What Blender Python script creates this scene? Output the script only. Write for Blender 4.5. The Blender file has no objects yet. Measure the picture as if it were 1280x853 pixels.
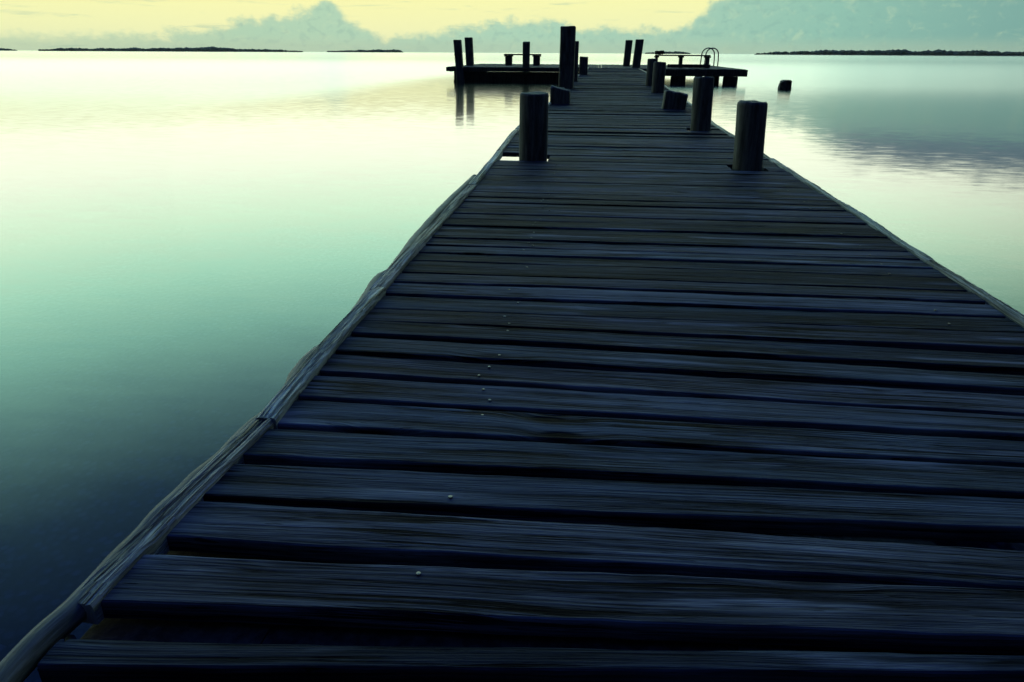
import bpy, bmesh, math, random
from mathutils import Vector, noise, Matrix
random.seed(11)
sc = bpy.context.scene
COL = sc.collection
PI = math.pi
R = math.radians

# ------------------------------------------------------------------ camera
FPX = 853.0                 # focal length in pixels of a 1280 px wide frame (24 mm lens)
CAM_Z = 1.35                # eye height above the water
PITCH, YAW, ROLL = R(22.92), R(6.77), 0.005
def cam_basis():
    fy = Vector((-math.sin(YAW), math.cos(YAW), 0)); r = Vector((math.cos(YAW), math.sin(YAW), 0))
    fw = fy*math.cos(PITCH) + Vector((0, 0, -math.sin(PITCH)))
    up = fy*math.sin(PITCH) + Vector((0, 0, math.cos(PITCH)))
    c, s = math.cos(ROLL), math.sin(ROLL)
    return r*c + up*s, up*c - r*s, fw
RX, UX, FX = cam_basis()
cam = bpy.data.cameras.new('camera'); cam.sensor_width = 36; cam.lens = 36*FPX/1280
cam.clip_start = 0.05; cam.clip_end = 20000
co = bpy.data.objects.new('camera', cam); COL.objects.link(co)
m3 = Matrix((RX, UX, -FX)).transposed()
co.matrix_world = Matrix.Translation((0, 0, CAM_Z)) @ m3.to_4x4()
sc.camera = co
def ray(px, py): return FX + RX*((px-640)/FPX) + UX*((426.5-py)/FPX)
def atY(px, py, Y):         # point of the photograph at a known distance along the pier
    d = ray(px, py); t = Y/d.y
    return Vector((d.x*t, Y, CAM_Z + d.z*t))
def on_z(px, py, z):
    d = ray(px, py); t = (z-CAM_Z)/d.z
    return Vector((d.x*t, d.y*t, z))

# ------------------------------------------------------------------ node helpers
class NT:
    def __init__(s, tree): s.t = tree; s.t.nodes.clear()
    def n(s, typ, **kw):
        x = s.t.nodes.new(typ)
        for k, v in kw.items():
            if k[0] == 'i' and k[1:].isdigit(): s.put(x.inputs[int(k[1:])], v)
            else: setattr(x, k, v)
        return x
    def put(s, sock, v):
        if isinstance(v, bpy.types.NodeSocket): s.t.links.new(v, sock)
        else: sock.default_value = v
    def math(s, op, a, b=0.0, c=0.0, clamp=False):
        x = s.n('ShaderNodeMath', operation=op, use_clamp=clamp)
        s.put(x.inputs[0], a); s.put(x.inputs[1], b); s.put(x.inputs[2], c)
        return x.outputs[0]
    def smooth(s, v, lo, hi, a=0.0, b=1.0):
        x = s.n('ShaderNodeMapRange', interpolation_type='SMOOTHSTEP')
        s.put(x.inputs[0], v); s.put(x.inputs[1], lo); s.put(x.inputs[2], hi); s.put(x.inputs[3], a); s.put(x.inputs[4], b)
        return x.outputs[0]
    def mix(s, f, a, b, blend='MIX'):
        x = s.n('ShaderNodeMix', data_type='RGBA', blend_type=blend)
        s.put(x.inputs[0], f); s.put(x.inputs[6], a); s.put(x.inputs[7], b)
        return x.outputs[2]
    def ramp(s, v, stops, interp='LINEAR'):
        x = s.n('ShaderNodeValToRGB'); cr = x.color_ramp; cr.interpolation = interp
        while len(cr.elements) > 1: cr.elements.remove(cr.elements[-1])
        for i, (p, c) in enumerate(stops):
            e = cr.elements[0] if i == 0 else cr.elements.new(p)
            e.position = p
            e.color = (c, c, c, 1) if isinstance(c, (int, float)) else (*c, 1)
        s.put(x.inputs[0], v)
        return x.outputs[0]
    def noise(s, vec, scale, detail=4, rough=.55, dist=0.0):
        x = s.n('ShaderNodeTexNoise')
        s.put(x.inputs['Vector'], vec); s.put(x.inputs['Scale'], scale); s.put(x.inputs['Detail'], detail)
        s.put(x.inputs['Roughness'], rough); s.put(x.inputs['Distortion'], dist)
        return x.outputs[0]
    def scale(s, vec, v, loc=(0, 0, 0)):
        x = s.n('ShaderNodeMapping'); s.put(x.inputs[0], vec); s.put(x.inputs[3], v); s.put(x.inputs[1], loc)
        return x.outputs[0]

# ------------------------------------------------------------------ sky (after sunset, the glow low over the end of the pier)
SUN_AZ = R(-22)             # measured from +Y towards +X
SUN_EL = R(4)
world = bpy.data.worlds.new('World'); sc.world = world; world.use_nodes = True
w = NT(world.node_tree)
tc = w.n('ShaderNodeTexCoord').outputs['Generated']
sp = w.n('ShaderNodeSeparateXYZ', i0=tc)
X, Y, Z = sp.outputs
el = w.math('MULTIPLY', w.math('ARCSINE', Z), 180/PI)             # degrees above the horizon
az = w.math('MULTIPLY', w.math('ARCTAN2', X, Y), 180/PI)          # degrees right of the pier's axis
eln = w.math('DIVIDE', w.math('MAXIMUM', el, 0), 90.0)
def d(e): return e/90.0
front = w.ramp(eln, [
    (d(0), (.80, .88, .54)), (d(1.5), (.90, .93, .50)), (d(3.7), (.95, .95, .45)), (d(4.8), (1.75, 1.9, 1.35)),
    (d(8), (2.1, 2.25, 1.75)), (d(12), (2.1, 2.9, 2.05)), (d(16), (1.7, 3.2, 2.3)), (d(20), (1.3, 2.85, 2.2)),
    (d(25), (.75, 1.7, 1.6)), (d(31), (.20, .50, .76)), (d(40), (.03, .10, .36)), (d(55), (.028, .085, .50)), (d(70), (.040, .115, .84)), (d(90), (.042, .12, .92))])
back = w.ramp(eln, [
    (d(0), (.012, .018, .026)), (d(20), (.012, .022, .045)), (d(38), (.009, .018, .045)), (d(55), (.010, .025, .085)), (d(70), (.024, .068, .38)), (d(90), (.038, .11, .78))])
daz = w.math('ABSOLUTE', w.math('SUBTRACT', az, math.degrees(SUN_AZ)))
daz = w.math('MINIMUM', daz, w.math('SUBTRACT', 360.0, daz))
lift_ = w.smooth(el, 9.0, 24.0)
lobe = w.smooth(daz, w.math('SUBTRACT', 36.0, w.math('MULTIPLY', lift_, 14.0)), w.math('SUBTRACT', 84.0, w.math('MULTIPLY', lift_, 22.0)), 1.0, 0.0)
base = w.mix(lobe, back, front)
# the bank of cumulus along the horizon: a top that rises and falls with direction
CZ0, CZ1 = -50.0, 50.0
prof = [(-50, 1.2), (-41.5, 1.3), (-34, 1.5), (-31.5, 1.6), (-29, 1.8), (-26.5, 2.6), (-24.5, 2.6), (-22.5, 3.1), (-20.4, 4.0), (-19, 2.6),
        (-17, 1.4), (-14, 1.6), (-10.5, 2.2), (-7, 2.7), (-4.2, 2.5), (-3.2, 2.7), (-1.5, 2.1), (1, 2.25), (4, 2.0), (6, 1.9), (7.2, 3.0), (9, 4.3), (12, 4.8),
        (15, 5.2), (18, 7.4), (22, 7.9), (28, 8.0), (36, 8.0), (50, 7.4)]
azn = w.math('DIVIDE', w.math('SUBTRACT', az, CZ0), CZ1-CZ0)
top = w.math('MULTIPLY', w.ramp(azn, [((a-CZ0)/(CZ1-CZ0), (h-(.25 if a < 5 else 0))/10) for a, h in prof]), 10.0)
cvec = w.n('ShaderNodeCombineXYZ', i0=az, i1=w.math('MULTIPLY', el, 1.35)).outputs[0]
nb = w.noise(cvec, .6, 6, .52, .2)
ns = w.noise(cvec, 1.9, 5, .62)
lump = w.math('ADD', w.math('MULTIPLY', w.math('SUBTRACT', nb, .5), 2.2), w.math('MULTIPLY', w.math('SUBTRACT', ns, .5), 1.1))
edge = w.math('SUBTRACT', w.math('ADD', top, w.math('MULTIPLY', lump, .8)), el)
soft = w.smooth(el, 4.5, 7.0, .62, 1.5)
cmask = w.smooth(edge, w.math('MULTIPLY', soft, -.25), soft)
cmask = w.math('MULTIPLY', cmask, w.math('MULTIPLY', w.smooth(az, -40.0, -25.0, .62, 1.0), w.smooth(el, -.5, 1.5, .8, 1.0)))
cmask = w.math('MULTIPLY', cmask, w.smooth(daz, 62.0, 95.0, 1.0, 0.0))
body = w.ramp(azn, [(0, (.40, .62, .43)), (.2, (.41, .65, .47)), (.42, (.40, .66, .50)), (.56, (.35, .61, .48)), (.66, (.26, .53, .44)), (.76, (.19, .41, .37)), (.88, (.15, .35, .33)), (1, (.16, .36, .35))])
cl2 = w.noise(cvec, .9, 6, .65, .4)
body = w.mix(w.smooth(cl2, .52, .74, 0, .30), body, (.66, .80, .50, 1))
body = w.mix(w.smooth(w.noise(cvec, 1.4, 4, .55, .2), .50, .34, 0, .30), body, (.20, .42, .38, 1))
# tops catch the light, feet dissolve in the murk over the sea
body = w.mix(w.smooth(edge, .9, .0, 0, .42), body, (.58, .72, .48, 1))
body = w.mix(w.smooth(el, 1.3, .1, 0, .35), body, (.46, .60, .45, 1))
# the deep right-hand cloud turns slate blue higher up
high = w.math('MULTIPLY', w.smooth(el, 4.7, 5.9), w.smooth(az, 14.5, 20.0))
body = w.mix(high, body, (.055, .15, .25, 1))
# thin streaks above the bank
wv = w.scale(cvec, (.16, 1.5, 1))
wisp = w.math('MULTIPLY', w.smooth(w.noise(wv, 1.0, 5, .6, .5), .56, .72), w.smooth(el, 6.0, 4.2))
wisp = w.math('MULTIPLY', wisp, w.smooth(daz, 60.0, 85.0, .62, 0.0))
skyc = w.mix(wisp, base, w.mix(.5, body, (.55, .66, .42, 1)))
skyc = w.mix(w.math('MULTIPLY', cmask, .95), skyc, body)
bg = w.n('ShaderNodeBackground', i0=skyc, i1=1.0)
ns_ = w.n('ShaderNodeTexSky'); ns_.sky_type = 'NISHITA'; ns_.sun_disc = False
ns_.sun_elevation = R(1.0); ns_.sun_rotation = SUN_AZ
bg2 = w.n('ShaderNodeBackground', i0=ns_.outputs[0], i1=.0015)
add = w.n('ShaderNodeAddShader', i0=bg.outputs[0], i1=bg2.outputs[0])
w.n('ShaderNodeOutputWorld', i0=add.outputs[0])

sun = bpy.data.lights.new('sun', 'SUN'); sun.energy = .004; sun.angle = R(22); sun.color = (1, .93, .72)
so = bpy.data.objects.new('sun', sun); COL.objects.link(so)
sd = Vector((math.sin(SUN_AZ)*math.cos(SUN_EL+.1), math.cos(SUN_AZ)*math.cos(SUN_EL+.1), math.sin(SUN_EL+.1)))
so.rotation_euler = sd.to_track_quat('Z', 'Y').to_euler(); so.location = (-10, 20, 20)

# ------------------------------------------------------------------ materials
def mat(name):
    m = bpy.data.materials.new(name); m.use_nodes = True
    return m, NT(m.node_tree)

def wood_plank(name, dark, light, rough=(.42, .75), bump=.55, grain=1.0, dist=.006, spec=.02):
    """weathered sawn board: u runs along the board, v across it (metres); attribute rnd = per-board random"""
    m, t = mat(name)
    uv = t.n('ShaderNodeUVMap', uv_map='grain').outputs[0]
    at = t.n('ShaderNodeAttribute', attribute_name='rnd')
    r1, r2, r3 = t.n('ShaderNodeSeparateColor', i0=at.outputs['Color']).outputs
    s = t.n('ShaderNodeSeparateXYZ', i0=uv); u, v = s.outputs[0], s.outputs[1]
    zz = t.math('MULTIPLY', r2, 41.0)
    def co(fu, fv, k, vv=None):
        return t.n('ShaderNodeCombineXYZ', i0=t.math('MULTIPLY', u, fu), i1=t.math('MULTIPLY', vv or v, fv), i2=t.math('ADD', zz, k+.37)).outputs[0]
    # knots: sparse cells that push the growth rings aside
    vo = t.n('ShaderNodeTexVoronoi', feature='F1', voronoi_dimensions='3D'); t.put(vo.inputs['Vector'], co(1.9, 7.0, 0.0)); t.put(vo.inputs['Scale'], 1.0); t.put(vo.inputs['Randomness'], .7)
    kd = vo.outputs['Distance']
    has = t.smooth(t.n('ShaderNodeSeparateColor', i0=vo.outputs['Color']).outputs[0], .52, .56)
    knot = t.math('MULTIPLY', t.smooth(kd, .20, .08), has)
    halo = t.math('MULTIPLY', t.smooth(kd, .36, .05), has)
    w1 = t.noise(co(.7, 4.0, 1.0), 1.0, 2, .5)
    bend = t.math('ADD', t.math('MULTIPLY', w1, .055), t.math('MULTIPLY', halo, .022))
    vb = t.math('ADD', v, bend)
    ring = t.n('ShaderNodeTexNoise', noise_dimensions='1D'); t.put(ring.inputs['W'], t.math('ADD', t.math('MULTIPLY', vb, 120.0*grain), zz)); t.put(ring.inputs['Scale'], 1.0); t.put(ring.inputs['Detail'], 3.0); t.put(ring.inputs['Roughness'], .6)
    rings = t.smooth(ring.outputs[0], .34, .66)
    fib = t.smooth(t.noise(co(2.6, 150.0*grain, 2.0, vb), 1.0, 5, .62), .34, .66)
    fib2 = t.smooth(t.noise(co(11.0, 430.0*grain, 3.0, vb), 1.0, 3, .6), .3, .7)
    crk = t.smooth(t.noise(co(1.3, 55.0*grain, 4.0, vb), 1.0, 4, .6), .44, .40)
    crk = t.math('MULTIPLY', crk, t.smooth(t.noise(co(1.2, 6.0, 5.0), 1.0, 3, .5), .42, .58))
    crk = t.math('MAXIMUM', crk, t.math('MULTIPLY', t.smooth(kd, .13, .05), has))
    pit = t.math('MULTIPLY', t.smooth(t.noise(co(7.0, 110.0, 10.0, vb), 1.0, 3, .6), .36, .30), t.smooth(t.noise(co(1.7, 9.0, 12.0), 1.0, 2, .5), .40, .55))
    crk = t.math('MAXIMUM', crk, t.math('MULTIPLY', pit, .8))
    blot = t.noise(co(2.2, 11.0, 6.0), 1.0, 5, .62)
    streak = t.smooth(t.noise(co(.8, 24.0, 7.0, vb), 1.0, 4, .55), .36, .66)
    damp = t.smooth(t.noise(co(.8, 3.0, 8.0), 1.0, 4, .6), .46, .66)
    g = t.math('ADD', t.math('MULTIPLY', rings, .12), t.math('MULTIPLY', fib, .38))
    g = t.math('ADD', g, t.math('MULTIPLY', fib2, .12))
    g = t.math('ADD', g, t.math('MULTIPLY', streak, .42))
    tone = t.math('ADD', t.math('MULTIPLY', t.math('SUBTRACT', g, .47), 1.25), t.math('ADD', .45, t.math('MULTIPLY', t.math('SUBTRACT', blot, .53), 1.5)), clamp=True)
    c = t.mix(tone, (*dark, 1), (*light, 1))
    k1 = t.math('ADD', .5, t.math('MULTIPLY', r1, .95))
    c = t.mix(1.0, c, t.n('ShaderNodeCombineColor', i0=t.math('MULTIPLY', k1, t.math('ADD', .84, t.math('MULTIPLY', r3, .2))), i1=k1, i2=k1).outputs[0], 'MULTIPLY')
    worn = t.smooth(t.noise(co(1.3, 14.0, 9.0, vb), 1.0, 4, .6), .56, .72)
    c = t.mix(t.math('MULTIPLY', worn, .75), c, tuple(min(1, x*2.0) for x in light)+(1,))
    c = t.mix(t.math('MULTIPLY', damp, .55), c, tuple(x*1.1 for x in dark)+(1,))
    c = t.mix(t.math('MULTIPLY', knot, .75), c, tuple(x*.8 for x in dark)+(1,))
    c = t.mix(t.math('MULTIPLY', crk, .92), c, (.002, .002, .003, 1))
    h = t.math('ADD', t.math('MULTIPLY', rings, .09), t.math('MULTIPLY', fib, .40))
    h = t.math('SUBTRACT', t.math('ADD', h, t.math('MULTIPLY', fib2, .10)), t.math('MULTIPLY', crk, 1.0))
    h = t.math('ADD', t.math('ADD', h, t.math('MULTIPLY', streak, .45)), t.math('MULTIPLY', blot, .5))
    bp = t.n('ShaderNodeBump'); t.put(bp.inputs['Strength'], bump); t.put(bp.inputs['Distance'], dist); t.put(bp.inputs['Height'], h)
    ro = t.math('ADD', rough[0], t.math('MULTIPLY', blot, rough[1]-rough[0]))
    b = t.n('ShaderNodeBsdfPrincipled'); t.put(b.inputs['Base Color'], c); t.put(b.inputs['Roughness'], ro); t.put(b.inputs['Normal'], bp.outputs[0])
    t.put(b.inputs['Specular IOR Level'], spec)
    t.n('ShaderNodeOutputMaterial', i0=b.outputs[0])
    return m
M_DECK = wood_plank('weathered_deck_boards', (.0085, .0098, .014), (.130, .145, .190), rough=(.5, .85), bump=.9, dist=.0042)
M_RAIL = wood_plank('pale_weathered_timber', (.035, .04, .04), (.62, .65, .61), spec=.4, rough=(.4, .7), bump=1.0, dist=.011)

def wood_post(name, dark, light, sc_=1.0):
    m, t = mat(name)
    g = t.n('ShaderNodeTexCoord').outputs['Object']
    oi = t.n('ShaderNodeObjectInfo').outputs['Random']
    off = t.n('ShaderNodeVectorMath', operation='ADD', i0=g, i1=t.n('ShaderNodeCombineXYZ', i0=t.math('MULTIPLY', oi, 31.0), i1=t.math('MULTIPLY', oi, 17.0)).outputs[0]).outputs[0]
    fib = t.noise(t.scale(off, (30*sc_, 30*sc_, 2.6)), 1.0, 6, .68)
    crk = t.smooth(t.noise(t.scale(off, (17*sc_, 17*sc_, 1.1)), 1.0, 5, .65), .33, .27)
    blot = t.noise(t.scale(off, (4, 4, 2.6)), 1.0, 5, .6)
    tone = t.math('ADD', t.smooth(fib, .34, .7), t.math('MULTIPLY', t.math('SUBTRACT', blot, .5), 1.1), clamp=True)
    c = t.mix(tone, (*dark, 1), (*light, 1))
    c = t.mix(t.math('MULTIPLY', crk, .85), c, (.006, .006, .005, 1))
    h = t.math('SUBTRACT', t.math('ADD', fib, t.math('MULTIPLY', blot, .6)), t.math('MULTIPLY', crk, 1.5))
    bp = t.n('ShaderNodeBump'); t.put(bp.inputs['Strength'], .7); t.put(bp.inputs['Distance'], .006); t.put(bp.inputs['Height'], h)
    b = t.n('ShaderNodeBsdfPrincipled'); t.put(b.inputs['Base Color'], c); t.put(b.inputs['Roughness'], .78); t.put(b.inputs['Normal'], bp.outputs[0])
    t.put(b.inputs['Specular IOR Level'], .3)
    t.n('ShaderNodeOutputMaterial', i0=b.outputs[0])
    return m
M_POST = wood_post('tarred_timber_post', (.045, .05, .044), (.18, .19, .165))
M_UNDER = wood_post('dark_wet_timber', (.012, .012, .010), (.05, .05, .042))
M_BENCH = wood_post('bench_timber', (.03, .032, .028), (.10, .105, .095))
M_ROCK = wood_post('wet_rock', (.03, .032, .026), (.11, .115, .10), .25)

def metal(name, col, rough, metallic=1.0):
    m, t = mat(name)
    g = t.n('ShaderNodeTexCoord').outputs['Object']
    nz = t.noise(g, 40.0, 4, .6)
    c = t.mix(t.smooth(nz, .4, .7), (*col, 1), tuple(x*.55 for x in col)+(1,))
    b = t.n('ShaderNodeBsdfPrincipled'); t.put(b.inputs['Base Color'], c); t.put(b.inputs['Metallic'], metallic); t.put(b.inputs['Roughness'], rough)
    t.n('ShaderNodeOutputMaterial', i0=b.outputs[0])
    return m
M_NAIL = metal('worn_nail_head', (.24, .225, .20), .55)
M_TUBE = metal('dull_steel_tube', (.20, .21, .2), .45)

m, t = mat('old_pole'); M_POLE = m
uvp = t.n('ShaderNodeUVMap', uv_map='grain').outputs[0]
fib = t.noise(t.scale(uvp, (7, 90, 1)), 1.0, 5, .65); blot = t.noise(t.scale(uvp, (5, 9, 1)), 1.0, 5, .6)
c = t.mix(t.smooth(fib, .3, .75), (.03, .034, .036, 1), (.15, .16, .165, 1))
c = t.mix(t.smooth(blot, .6, .72, 0, .7), c, (.10, .055, .03, 1))
bp = t.n('ShaderNodeBump'); t.put(bp.inputs['Strength'], .7); t.put(bp.inputs['Distance'], .005); t.put(bp.inputs['Height'], t.math('ADD', fib, blot))
b = t.n('ShaderNodeBsdfPrincipled'); t.put(b.inputs['Base Color'], c); t.put(b.inputs['Roughness'], .6); t.put(b.inputs['Normal'], bp.outputs[0])
t.n('ShaderNodeOutputMaterial', i0=b.outputs[0])

m, t = mat('mangrove_leaves'); M_TREES = m
g = t.n('ShaderNodeTexCoord').outputs['Object']
nz = t.noise(g, .12, 5, .7)
c = t.mix(t.smooth(nz, .35, .68), (.07, .09, .065, 1), (.15, .17, .125, 1))
b = t.n('ShaderNodeBsdfPrincipled'); t.put(b.inputs['Base Color'], c); t.put(b.inputs['Roughness'], .9)
t.n('ShaderNodeOutputMaterial', i0=b.outputs[0])
m, t = mat('island_shore'); M_SHORE = m
g = t.n('ShaderNodeTexCoord').outputs['Object']
c = t.mix(t.noise(g, .2, 4), (.05, .05, .035, 1), (.13, .12, .09, 1))
b = t.n('ShaderNodeBsdfPrincipled'); t.put(b.inputs['Base Color'], c); t.put(b.inputs['Roughness'], .9)
t.n('ShaderNodeOutputMaterial', i0=b.outputs[0])

# water: a real sheet, sky mirrored by the angle of view, the bed seen through it where one looks down
m, t = mat('sea_water'); M_WATER = m
g = t.n('ShaderNodeTexCoord').outputs['Object']
sx = t.n('ShaderNodeSeparateXYZ', i0=g)
def slopes(sc_, detail):
    x = t.n('ShaderNodeTexNoise'); t.put(x.inputs['Vector'], t.scale(g, sc_)); t.put(x.inputs['Scale'], 1.0); t.put(x.inputs['Detail'], detail); t.put(x.inputs['Roughness'], .55)
    q = t.n('ShaderNodeSeparateColor', i0=x.outputs['Color']).outputs
    return t.math('SUBTRACT', q[0], .5), t.math('SUBTRACT', q[1], .5)
ax_, ay_ = slopes((3.0, 9.0, 1), 3.0)
bx_, by_ = slopes((31.0, 67.0, 1), 1.0)
n3_ = t.noise(t.scale(g, (.03, .11, 1)), 1.0, 4, .6)
amp = t.math('MULTIPLY', t.smooth(sx.outputs[1], 3.0, 45.0, .022, .075), t.smooth(n3_, .3, .7, .85, 1.15))
mid_ = t.math('MULTIPLY', amp, .4)
nx = t.math('ADD', t.math('MULTIPLY', ax_, amp), t.math('MULTIPLY', bx_, mid_))
ny = t.math('ADD', t.math('MULTIPLY', ay_, amp), t.math('MULTIPLY', by_, mid_))
nv = t.n('ShaderNodeVectorMath', operation='NORMALIZE', i0=t.n('ShaderNodeCombineXYZ', i0=nx, i1=ny, i2=1.0).outputs[0]).outputs[0]
fr = t.n('ShaderNodeFresnel'); t.put(fr.inputs['IOR'], 1.38)
gl = t.n('ShaderNodeBsdfAnisotropic'); gl.distribution = 'GGX'
t.put(gl.inputs['Color'], (1, 1, 1, 1)); on_ = t.smooth(sx.outputs[0], -4.0, 6.0, 2.0, 13.0)
breeze = t.math('MULTIPLY', t.smooth(sx.outputs[1], on_, t.math('ADD', on_, 24.0)), t.smooth(sx.outputs[1], 45.0, 160.0, 1.0, .5))          # open water is ruffled, the lee of the platform stays calm
calm = t.math('MULTIPLY', t.smooth(t.math('ABSOLUTE', t.math('ADD', sx.outputs[0], 4.5)), 2.5, 7.0, 1.0, 0.0), t.smooth(sx.outputs[1], 60.0, 36.0))
breeze = t.math('MULTIPLY', breeze, t.math('SUBTRACT', 1.0, t.math('MULTIPLY', calm, .75)))
t.put(gl.inputs['Roughness'], t.math('ADD', .06, t.math('MULTIPLY', breeze, .12)))
t.put(gl.inputs['Normal'], nv)
tr = t.n('ShaderNodeBsdfTransparent'); t.put(tr.inputs[0], (.50, .60, .72, 1))
mx = t.n('ShaderNodeMixShader', i0=fr.outputs[0], i1=tr.outputs[0], i2=gl.outputs[0])
t.n('ShaderNodeOutputMaterial', i0=mx.outputs[0])
m, t = mat('stony_seabed'); M_BED = m
g = t.n('ShaderNodeTexCoord').outputs['Object']
vo = t.n('ShaderNodeTexVoronoi', feature='F1'); t.put(vo.inputs['Vector'], t.n('ShaderNodeVectorMath', operation='ADD', i0=g, i1=t.n('ShaderNodeVectorMath', operation='SCALE', i0=t.n('ShaderNodeTexNoise', i2=9.0).outputs['Color']).outputs[0]).outputs[0]); t.put(vo.inputs['Scale'], 24.0)
vc = t.n('ShaderNodeSeparateColor', i0=vo.outputs['Color']).outputs[0]
pat = t.noise(g, .8, 5, .6)
c = t.mix(vc, (.012, .015, .018, 1), (.20, .21, .20, 1))
c = t.mix(t.smooth(vo.outputs['Distance'], .25, .6, 0, .8), c, (.008, .012, .013, 1))
c = t.mix(t.smooth(pat, .42, .62, 0, .75), c, (.012, .022, .026, 1))
b = t.n('ShaderNodeBsdfPrincipled'); t.put(b.inputs['Base Color'], c); t.put(b.inputs['Roughness'], .9)
t.n('ShaderNodeOutputMaterial', i0=b.outputs[0])

# ------------------------------------------------------------------ object helpers
def tag(o, label=None, cat=None, group=None, kind=None):
    if label: o['label'] = label
    if cat: o['category'] = cat
    if group: o['group'] = group
    if kind: o['kind'] = kind
    return o
def empty(name, loc=(0, 0, 0), rz=0):
    o = bpy.data.objects.new(name, None); o.location = loc; o.rotation_euler = (0, 0, rz); COL.objects.link(o); return o
def link(name, me, mats, parent=None, loc=None, smooth=False):
    o = bpy.data.objects.new(name, me); COL.objects.link(o)
    for mm in (mats if isinstance(mats, (list, tuple)) else [mats]): me.materials.append(mm)
    if smooth: me.polygons.foreach_set('use_smooth', [True]*len(me.polygons))
    if parent: o.parent = parent
    if loc is not None: o.location = loc
    return o
class MB:
    """gathers vertices, faces, uv and colour for one mesh"""
    def __init__(s): s.v = []; s.f = []; s.uv = {}; s.c = {}; s.mi = {}
    def add(s, v): s.v.append(tuple(v)); return len(s.v)-1
    def face(s, idx, uv=None, col=(.5, .5, .5), mi=0):
        k = len(s.f); s.f.append(tuple(idx)); s.uv[k] = uv or [(0, 0)]*len(idx); s.c[k] = col; s.mi[k] = mi
    def box(s, x0, x1, y0, y1, z0, z1, col=None, ang=0, cen=None, bev=0.0):
        """a sawn timber with slightly eased edges, uv along its longest side"""
        bm = bmesh.new(); bmesh.ops.create_cube(bm, size=1)
        for v in bm.verts: v.co = ((x0+x1)/2+v.co.x*(x1-x0), (y0+y1)/2+v.co.y*(y1-y0), (z0+z1)/2+v.co.z*(z1-z0))
        if bev: bmesh.ops.bevel(bm, geom=list(bm.edges), offset=bev, segments=1, affect='EDGES')
        if ang:
            c = Vector(cen or ((x0+x1)/2, (y0+y1)/2, (z0+z1)/2)); bmesh.ops.rotate(bm, verts=bm.verts, cent=c, matrix=Matrix.Rotation(ang, 3, 'Z'))
        col = col or (random.random(), random.random(), random.random())
        L = (x1-x0, y1-y0, z1-z0); ax = L.index(max(L)); o = random.uniform(0, 5)
        b0 = len(s.v); bm.verts.ensure_lookup_table()
        for v in bm.verts: s.v.append(tuple(v.co))
        oth = [a for a in range(3) if a != ax]
        for f in bm.faces:
            s.face([b0+v.index for v in f.verts], [(v.co[ax]+o, v.co[oth[0]]+v.co[oth[1]]*.9+o*.37) for v in f.verts], col)
        bm.free()
    def mesh(s, name):
        me = bpy.data.meshes.new(name); me.from_pydata(s.v, [], s.f)
        me.uv_layers.new(name='grain'); me.color_attributes.new('rnd', 'FLOAT_COLOR', 'CORNER')
        uvs = []; cs = []
        for k in range(len(s.f)):
            for q in s.uv[k]: uvs += [q[0], q[1]]; cs += [*s.c[k], 1.0]
        me.uv_layers['grain'].data.foreach_set('uv', uvs); me.color_attributes['rnd'].data.foreach_set('color', cs)
        me.polygons.foreach_set('material_index', [s.mi[k] for k in range(len(s.f))])
        me.update(); return me
def n3(x, y, z): return noise.noise(Vector((x, y, z)))

def sweep(mb, path, sect, col, uo, closed=True, jit=0.0, mi=0):
    """sweeps a cross-section (list of (side, up)) along a path of points; uv along the path"""
    rings = []; us = []; acc = 0
    for i, p in enumerate(path):
        a = path[max(i-1, 0)]; b_ = path[min(i+1, len(path)-1)]
        tan = (b_-a).normalized(); side = tan.cross(Vector((0, 0, 1)))
        if side.length < 1e-3: side = Vector((1, 0, 0))
        side.normalize(); up = side.cross(tan)
        if i: acc += (p-path[i-1]).length
        sec = sect(i, acc) if callable(sect) else sect
        rings.append([mb.add(p+side*x+up*z) for x, z in sec]); us.append((acc, sec))
    n = len(rings[0])
    for i in range(len(rings)-1):
        ua, ub = us[i][0]+uo, us[i+1][0]+uo; per = 0
        for k in range(n):
            k2 = (k+1) % n; q = us[i][1]
            dl = math.hypot(q[k2][0]-q[k][0], q[k2][1]-q[k][1])
            v0, v1 = per+uo*.7, per+dl+uo*.7; per += dl
            mb.face((rings[i][k], rings[i+1][k], rings[i+1][k2], rings[i][k2]), [(ua, v0), (ub, v0), (ub, v1), (ua, v1)], col, mi)
    for rg, u_ in ((rings[0], uo), (rings[-1], uo)):
        mb.face(rg if rg is rings[-1] else rg[::-1], [(uo+k*.01, uo) for k in range(n)], col, mi)

# ------------------------------------------------------------------ setting: water, bed, islands
bm = bmesh.new()
bmesh.ops.create_circle(bm, cap_ends=True, segments=64, radius=2500)
me = bpy.data.meshes.new('water'); bm.to_mesh(me); bm.free()
tag(link('water', me, M_WATER), 'still pale sea mirroring the evening sky around the pier', 'sea', kind='structure')
bm = bmesh.new(); NX = 60
prev = None
ys = [-2490, -6]+[-4.8+i*1.2 for i in range(50)]+[60, 90, 150, 400, 2490]
for yy in ys:
    row = []
    for i in range(41):
        xx = (-1+2*i/40); xx = math.copysign(abs(xx)**5, xx)*2490
        z = -.55-.012*max(yy, 0)-.02*max(-xx-1, 0)+.10*n3(xx*.35, yy*.35, 0) if yy < 60 else -1.6
        row.append(bm.verts.new((xx, yy, max(z, -1.6))))
    if prev:
        for i in range(40): bm.faces.new((prev[i], prev[i+1], row[i+1], row[i]))
    prev = row
me = bpy.data.meshes.new('seabed'); bm.to_mesh(me); bm.free()
tag(link('seabed', me, M_BED, smooth=True), 'dim stony bottom seen through the shallow water', 'seabed', kind='structure')

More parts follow.
